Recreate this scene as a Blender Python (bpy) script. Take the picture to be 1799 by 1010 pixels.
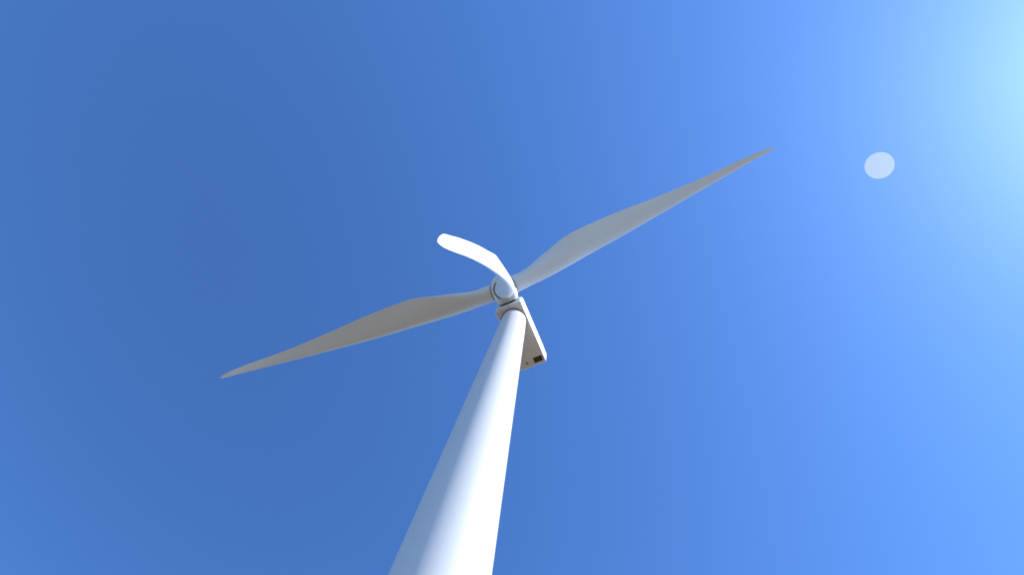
import bpy, bmesh, math
from mathutils import Vector, Matrix

scene = bpy.context.scene
for o in list(bpy.data.objects):
    bpy.data.objects.remove(o, do_unlink=True)

# ------------------------------------------------------------------ camera
EYE = 1.6                                   # camera height above the ground
CAM = Vector((11.200, -14.078, EYE))
YAW, PITCH, ROLL, F_PX = -0.76801, 1.38673, 0.37105, 1099.0
fwd = Vector((math.sin(YAW) * math.cos(PITCH), math.cos(YAW) * math.cos(PITCH), math.sin(PITCH)))
r0 = Vector((math.cos(YAW), -math.sin(YAW), 0.0))
u0 = r0.cross(fwd)
right = r0 * math.cos(ROLL) + u0 * math.sin(ROLL)
upv = -r0 * math.sin(ROLL) + u0 * math.cos(ROLL)
cd = bpy.data.cameras.new('camera')
cd.sensor_width = 36.0
cd.lens = F_PX / 1799.0 * 36.0
cd.clip_start = 0.1
cd.clip_end = 200000.0
cam = bpy.data.objects.new('camera', cd)
scene.collection.objects.link(cam)
cam.matrix_world = Matrix(((right.x, upv.x, -fwd.x, CAM.x),
                           (right.y, upv.y, -fwd.y, CAM.y),
                           (right.z, upv.z, -fwd.z, CAM.z),
                           (0, 0, 0, 1)))
scene.camera = cam

# ------------------------------------------------------------------ sky and sun
SUN_EL, SUN_AZ = 46.5, 11.5                 # azimuth counted from +X towards +Y
el, az = math.radians(SUN_EL), math.radians(SUN_AZ)
to_sun = Vector((math.cos(el) * math.cos(az), math.cos(el) * math.sin(az), math.sin(el)))
w = bpy.data.worlds.new('World')
scene.world = w
w.use_nodes = True
wn, wl = w.node_tree.nodes, w.node_tree.links
wn.clear()
sky = wn.new('ShaderNodeTexSky')
sky.sky_type = 'NISHITA'
sky.sun_disc = False
sky.sun_elevation = el
sky.sun_rotation = math.radians(90.0 - SUN_AZ)
sky.altitude = 1000.0
sky.air_density = 1.0
sky.dust_density = 0.42
sky.ozone_density = 2.0
bg = wn.new('ShaderNodeBackground')
bg.inputs['Strength'].default_value = 0.13
wo = wn.new('ShaderNodeOutputWorld')
tint = wn.new('ShaderNodeMix')              # the photograph's deep, cool rendering of a clear sky, the same all over the dome
tint.data_type = 'RGBA'
tint.blend_type = 'MULTIPLY'
tint.inputs['Factor'].default_value = 1.0
tint.inputs['B'].default_value = (0.485, 0.69, 0.86, 1)
tone = wn.new('ShaderNodeGamma')            # the picture's own contrast, over the whole dome
tone.inputs['Gamma'].default_value = 1.3
wl.new(sky.outputs['Color'], tone.inputs['Color'])
wl.new(tone.outputs['Color'], tint.inputs['A'])
wl.new(tint.outputs['Result'], bg.inputs['Color'])
wl.new(bg.outputs['Background'], wo.inputs['Surface'])

sd = bpy.data.lights.new('sun', 'SUN')
sd.energy = 4.7
sd.angle = math.radians(0.53)
sd.color = (1.0, 0.96, 0.9)
sun = bpy.data.objects.new('sun', sd)
scene.collection.objects.link(sun)
sun.rotation_euler = (-to_sun).to_track_quat('-Z', 'Y').to_euler()
sun.location = to_sun * 300

scene.view_settings.view_transform = 'Standard'
scene.view_settings.look = 'None'
scene.view_settings.exposure = 0.85
scene.view_settings.gamma = 1.0
scene.view_settings.use_curve_mapping = False
scene.cycles.filter_width = 1.9


# ------------------------------------------------------------------ materials
def new_mat(name):
    m = bpy.data.materials.new(name)
    m.use_nodes = True
    n, l = m.node_tree.nodes, m.node_tree.links
    return m, n, l, n['Principled BSDF']


def paint(name, base, dirt, rough, scale=(1, 1, 1), amount=0.5, bump=0.0):
    """Weathered coating: a base colour with faint dirt of its own shape and uneven gloss."""
    m, n, l, b = new_mat(name)
    tc = n.new('ShaderNodeTexCoord')
    mp = n.new('ShaderNodeMapping')
    mp.inputs['Scale'].default_value = scale
    l.new(tc.outputs['Object'], mp.inputs['Vector'])
    nz = n.new('ShaderNodeTexNoise')
    nz.inputs['Scale'].default_value = 1.0
    nz.inputs['Detail'].default_value = 8.0
    nz.inputs['Roughness'].default_value = 0.62
    l.new(mp.outputs['Vector'], nz.inputs['Vector'])
    rp = n.new('ShaderNodeValToRGB')
    rp.color_ramp.elements[0].position = 0.45
    rp.color_ramp.elements[0].color = (0, 0, 0, 1)
    rp.color_ramp.elements[1].position = 0.8
    rp.color_ramp.elements[1].color = (amount, amount, amount, 1)
    l.new(nz.outputs['Fac'], rp.inputs['Fac'])
    mx = n.new('ShaderNodeMix')
    mx.data_type = 'RGBA'
    mx.inputs['A'].default_value = (*base, 1)
    mx.inputs['B'].default_value = (*dirt, 1)
    l.new(rp.outputs['Color'], mx.inputs['Factor'])
    l.new(mx.outputs['Result'], b.inputs['Base Color'])
    mr = n.new('ShaderNodeMapRange')
    mr.inputs['To Min'].default_value = rough - 0.08
    mr.inputs['To Max'].default_value = rough + 0.12
    l.new(nz.outputs['Fac'], mr.inputs['Value'])
    l.new(mr.outputs['Result'], b.inputs['Roughness'])
    if bump:
        bp = n.new('ShaderNodeBump')
        bp.inputs['Strength'].default_value = bump
        bp.inputs['Distance'].default_value = 0.02
        l.new(nz.outputs['Fac'], bp.inputs['Height'])
        l.new(bp.outputs['Normal'], b.inputs['Normal'])
    return m


M_TOWER = paint('tower_paint', (0.60, 0.605, 0.61), (0.47, 0.47, 0.46), 0.42, (1.6, 1.6, 0.22), 0.3)
M_BLADE = paint('blade_gelcoat', (0.64, 0.64, 0.635), (0.50, 0.48, 0.45), 0.40, (0.5, 0.5, 0.5), 0.18)
M_SHELL = paint('nacelle_shell', (0.64, 0.64, 0.63), (0.48, 0.46, 0.44), 0.45, (0.9, 0.9, 0.9), 0.25)
M_SEAL_SHADE = paint('seal_and_shade', (0.035, 0.035, 0.04), (0.07, 0.065, 0.06), 0.6, (3, 3, 3), 0.6)  # also colours the painted shadow ring behind the hub
M_HATCH = paint('hatch_mesh', (0.045, 0.028, 0.022), (0.09, 0.05, 0.035), 0.7, (5, 5, 5), 0.7)


def ground_material():
    m, n, l, b = new_mat('dry_grassland')
    tc = n.new('ShaderNodeTexCoord')
    a = n.new('ShaderNodeTexNoise')
    a.inputs['Scale'].default_value = 0.02
    a.inputs['Detail'].default_value = 10
    l.new(tc.outputs['Object'], a.inputs['Vector'])
    rp = n.new('ShaderNodeValToRGB')
    rp.color_ramp.elements[0].position = 0.35
    rp.color_ramp.elements[0].color = (0.090, 0.064, 0.036, 1)
    rp.color_ramp.elements[1].position = 0.68
    rp.color_ramp.elements[1].color = (0.160, 0.116, 0.066, 1)
    l.new(a.outputs['Fac'], rp.inputs['Fac'])
    l.new(rp.outputs['Color'], b.inputs['Base Color'])
    b.inputs['Roughness'].default_value = 0.95
    c = n.new('ShaderNodeTexNoise')
    c.inputs['Scale'].default_value = 6.0
    c.inputs['Detail'].default_value = 6
    l.new(tc.outputs['Object'], c.inputs['Vector'])
    bp = n.new('ShaderNodeBump')
    bp.inputs['Strength'].default_value = 0.6
    bp.inputs['Distance'].default_value = 0.05
    l.new(c.outputs['Fac'], bp.inputs['Height'])
    l.new(bp.outputs['Normal'], b.inputs['Normal'])
    return m


# ------------------------------------------------------------------ helpers
def link(name, bm, mat, parent=None, smooth=True, sharp=None):
    bmesh.ops.recalc_face_normals(bm, faces=bm.faces)
    me = bpy.data.meshes.new(name)
    if smooth:
        for f in bm.faces:
            f.smooth = True
        if sharp is not None:
            for e in bm.edges:
                if len(e.link_faces) == 2 and e.calc_face_angle(0) > sharp:
                    e.smooth = False
    bm.to_mesh(me)
    bm.free()
    me.materials.append(mat)
    o = bpy.data.objects.new(name, me)
    scene.collection.objects.link(o)
    o.parent = parent
    return o


def loft(bm, rings, cap0=True, cap1=True):
    vs = [[bm.verts.new(p) for p in r] for r in rings]
    n = len(vs[0])
    for a, b in zip(vs[:-1], vs[1:]):
        for i in range(n):
            bm.faces.new((a[i], a[(i + 1) % n], b[(i + 1) % n], b[i]))
    if cap0:
        bm.faces.new(vs[0][::-1])
    if cap1:
        bm.faces.new(vs[-1])


def lathe(bm, profile, base, axis, seg=64, cap0=True, cap1=True):
    """profile: (distance along axis, radius)."""
    axis = axis.normalized()
    s = axis.orthogonal().normalized()
    t = axis.cross(s)
    rings = []
    for d, r in profile:
        rings.append([base + axis * d + (s * math.cos(a) + t * math.sin(a)) * max(r, 1e-3)
                      for a in (2 * math.pi * i / seg for i in range(seg))])
    loft(bm, rings, cap0, cap1)


def hermite(x, xk, yk):
    h = [b - a for a, b in zip(xk[:-1], xk[1:])]
    d = [(b - a) / c for a, b, c in zip(yk[:-1], yk[1:], h)]
    m = [d[0]] + [0 if p * q <= 0 else 2 * p * q / (p + q) for p, q in zip(d[:-1], d[1:])] + [d[-1]]
    i = 0
    while i < len(h) - 1 and x > xk[i + 1]:
        i += 1
    t = (x - xk[i]) / h[i]
    return ((2 * t**3 - 3 * t**2 + 1) * yk[i] + (t**3 - 2 * t**2 + t) * h[i] * m[i]
            + (-2 * t**3 + 3 * t**2) * yk[i + 1] + (t**3 - t**2) * h[i] * m[i + 1])


# ------------------------------------------------------------------ ground
bm = bmesh.new()
bmesh.ops.create_circle(bm, cap_ends=True, segments=96, radius=30000.0)
ground = link('ground', bm, ground_material(), smooth=False)
ground['kind'] = 'structure'

# ------------------------------------------------------------------ wind turbine
TOP = 75.397 + EYE                          # tower top above the ground
R_TOP = 1.5
SLOPE = 0.02758 / 2
turbine = bpy.data.objects.new('wind_turbine', None)
scene.collection.objects.link(turbine)
turbine['label'] = 'white three-bladed wind turbine on a tall tapering tower against the blue sky'
turbine['category'] = 'wind turbine'

# tower: tapering steel tube in welded cans
bm = bmesh.new()
prof = [(0.0, R_TOP + SLOPE * TOP)]
N = 30
for i in range(1, N):
    z = TOP * i / N
    prof.append((z, R_TOP + SLOPE * (TOP - z)))
prof += [(TOP - 0.03, R_TOP + SLOPE * 0.03), (TOP, R_TOP - 0.02)]
lathe(bm, prof, Vector((0, 0, 0)), Vector((0, 0, 1)), 128)
tower = link('tower', bm, M_TOWER, turbine, sharp=math.radians(35))
bm = bmesh.new()
rb = R_TOP + SLOPE * TOP
lathe(bm, [(-0.3, rb + 0.9), (0.22, rb + 0.9), (0.30, rb + 0.82), (0.30, rb + 0.05)], Vector((0, 0, 0)), Vector((0, 0, 1)), 96)
M_CONC = paint('concrete', (0.36, 0.35, 0.33), (0.22, 0.21, 0.19), 0.85, (2, 2, 2), 0.7, 0.4)
link('foundation', bm, M_CONC, turbine, sharp=math.radians(30))
bm = bmesh.new()
lathe(bm, [(0.004, R_TOP + 0.09), (0.17, R_TOP + 0.09)], Vector((0, 0, TOP)), Vector((0, 0, 1)), 96)
link('yaw_bearing', bm, M_SEAL_SHADE, turbine, sharp=math.radians(30))

# nacelle
NB, NT = TOP + 0.15, TOP + 3.45
NX, NY0, NY1 = 1.76, -2.08, 6.30


def rounded_rect(x0, x1, z0, z1, rad, y, seg=5):
    pts = []
    for cx, cz, a0 in ((x1 - rad, z0 + rad, -90), (x1 - rad, z1 - rad, 0), (x0 + rad, z1 - rad, 90), (x0 + rad, z0 + rad, 180)):
        for k in range(seg + 1):
            a = math.radians(a0 + 90 * k / seg)
            pts.append(Vector((cx + rad * math.cos(a), y, cz + rad * math.sin(a))))
    return pts


bm = bmesh.new()
rings = []
for y, ins, rad in ((NY0, 0.30, 0.25), (NY0 + 0.06, 0.14, 0.22), (NY0 + 0.25, 0.02, 0.18), (NY0 + 0.5, 0.0, 0.16), (1.0, 0.0, 0.16), (NY1 - 1.4, 0.0, 0.16),
                    (NY1 - 0.18, 0.0, 0.16), (NY1 - 0.05, 0.05, 0.16), (NY1, 0.16, 0.16)):
    top = NT - (0.35 if y > NY1 - 0.3 else 0.0)
    rings.append(rounded_rect(-NX + ins, NX - ins, NB + ins * 0.5, top - ins * 0.5, rad, y))
loft(bm, rings)
nacelle = link('nacelle', bm, M_SHELL, turbine, sharp=math.radians(40))


def box(bm, x0, x1, y0, y1, z0, z1):
    r = bmesh.ops.create_cube(bm, size=1.0)
    for v in r['verts']:
        v.co = Vector(((x0 + x1) / 2 + v.co.x * (x1 - x0), (y0 + y1) / 2 + v.co.y * (y1 - y0), (z0 + z1) / 2 + v.co.z * (z1 - z0)))


bm = bmesh.new()
box(bm, 0.32, 1.47, 5.26, 5.96, NB - 0.03, NB + 0.05)
link('hatch', bm, M_HATCH, nacelle, smooth=False)
bm = bmesh.new()
box(bm, -0.68, -0.50, 5.47, 5.77, NB - 0.025, NB + 0.05)
link('vent', bm, M_HATCH, nacelle, smooth=False)
# rotor
TILT, AZ = 0.10135, -0.19314
AX = Vector((0, -math.cos(TILT), math.sin(TILT)))
UP = Vector((0, math.sin(TILT), math.cos(TILT)))
RT = Vector((1, 0, 0))
HUB = Vector((0, 0, TOP + 2.171)) + AX * 3.821
R_BLADE, CONE, PREBEND, SWEEP = 60.675, 0.06998, -0.00644, 0.07234
KS = [0, .04, .12, .22, .35, .5, .7, .88, .96, 1.0]
EU = [1.153, 0.987, 1.733, 2.524, 2.248, 1.581, 0.959, 0.748, 0.46, 0.09]
EL = [-1.158, -1.235, -1.407, -1.35, -1.304, -1.094, -0.727, -0.391, -0.252, -0.133]
KB = [.05, .15, .25, .5, .75, .92, 1.0]
BE = [math.radians(v) for v in (-16.94, -11.09, -0.21, 2.39, 6.29, 14.2, -3.0)]
R_ROOT = 1.2

bm = bmesh.new()
lathe(bm, [(-1.64, 1.26), (-1.58, 1.33), (-1.0, 1.5), (-0.4, 1.58), (0.3, 1.58), (0.9, 1.42), (1.4, 1.12), (1.75, 0.72), (1.95, 0.34), (2.0, 0.0)],
      HUB, AX, 72)
hub = link('hub', bm, M_SHELL, turbine, sharp=math.radians(60))


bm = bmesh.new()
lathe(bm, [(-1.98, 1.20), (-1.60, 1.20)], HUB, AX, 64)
link('hub_shade_ring', bm, M_SEAL_SHADE, hub, sharp=math.radians(35))  # ring joining hub to nacelle, coloured dark as the hub shell's shadow


def blade_frame(th):
    return math.cos(th) * UP + math.sin(th) * RT, -math.sin(th) * UP + math.cos(th) * RT


def make_blade(th):
    d, tg = blade_frame(th)
    bm = bmesh.new()
    rings = []
    n, P = 90, 48
    st = [i / n for i in range(n)] + [0.985, 1 - 0.008, 1 - 0.004, 1 - 0.0015, 1.0]
    st = sorted(set(st))
    for s in st:
        r = R_ROOT + s * (R_BLADE - R_ROOT)
        c = HUB + d * r + AX * (r * math.tan(CONE) + R_BLADE * PREBEND * s * s) + tg * (R_BLADE * SWEEP * s * s)
        eu, elo = hermite(s, KS, EU), hermite(s, KS, EL)
        be = hermite(max(s, 0.05), KB, BE)
        if s > 0.985:
            k = math.sqrt(max(0.0, 1 - ((s - 0.985) / 0.015) ** 2)) * 0.97 + 0.03
            mid = (eu + elo) / 2
            eu, elo = mid + (eu - mid) * k, mid + (elo - mid) * k
        dv = math.cos(be) * AX + math.sin(be) * tg
        nv = -math.sin(be) * AX + math.cos(be) * tg
        ch = eu - elo
        foil = min(1.0, max(0.0, (s - 0.02) / 0.20))
        foil = foil * foil * (3 - 2 * foil)
        tc = hermite(s, [0, .03, .12, .22, .35, .6, 1.0], [1.0, .95, .64, .42, .32, .24, .15])
        ring = []
        for i in range(P):
            a = 2 * math.pi * i / P
            x = 0.5 * (1 - math.cos(a))           # 0 at the blunt edge, 1 at the thin edge
            circ = 0.5 * abs(math.sin(a))
            xx = min(max(x, 0.0), 1.0)
            nac = 5 * (0.2969 * math.sqrt(xx) - 0.1260 * xx - 0.3516 * xx**2 + 0.2843 * xx**3 - 0.1036 * xx**4)
            y = (circ * (1 - foil) + nac * foil) * tc * ch
            camber = 0.04 * foil * ch * 4 * xx * (1 - xx)
            y = (y if math.sin(a) >= 0 else -y) + camber
            ring.append(c + dv * (elo + ch * x) + nv * y)
        rings.append(ring)
    loft(bm, rings)
    return bm


for k, th in enumerate((math.radians(60), math.radians(-60), math.pi)):
    th += AZ
    d, tg = blade_frame(th)
    ax = (d + AX * math.tan(CONE)).normalized()
    b = link('blade', make_blade(th), M_BLADE, turbine, sharp=math.radians(60))
    b['label'] = ('blade reaching up to the right, shaded grey with a bright lower edge',
                  'blade reaching out to the left, shaded brownish grey',
                  'sunlit blade hanging down towards the viewer, bright white')[k]
    bm = bmesh.new()
    lathe(bm, [(0.75, 1.34), (1.05, 1.34), (1.12, 1.28)], HUB, ax, 64)
    link('blade_collar', bm, M_SHELL, hub, sharp=math.radians(35))
    bm = bmesh.new()
    lathe(bm, [(1.06, 1.22), (1.08, 1.31), (1.21, 1.31), (1.22, 1.14)], HUB, ax, 64)
    link('blade_seal', bm, M_SEAL_SHADE, hub, sharp=math.radians(35))

# ------------------------------------------------------------------ pale glowing spot in the sky
mm = bpy.data.materials.new('spot_glow')
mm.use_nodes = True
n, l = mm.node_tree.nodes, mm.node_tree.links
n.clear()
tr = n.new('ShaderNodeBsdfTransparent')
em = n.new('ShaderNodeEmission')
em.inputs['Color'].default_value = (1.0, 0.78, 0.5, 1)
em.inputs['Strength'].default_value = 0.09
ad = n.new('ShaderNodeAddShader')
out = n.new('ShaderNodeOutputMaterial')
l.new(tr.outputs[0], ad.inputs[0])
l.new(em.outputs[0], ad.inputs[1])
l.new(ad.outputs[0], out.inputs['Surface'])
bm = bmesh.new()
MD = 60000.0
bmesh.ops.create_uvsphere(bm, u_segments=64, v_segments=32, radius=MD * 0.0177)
pale_spot = link('pale_spot', bm, mm)  # added see-through glowing sphere, draws the pale spot over the sky
pale_spot.location = CAM + Vector((0.41258, 0.15642, 0.89739)).normalized() * MD
pale_spot['label'] = 'pale round glowing spot in the bright sky right of the turbine'
pale_spot['category'] = 'pale_spot'
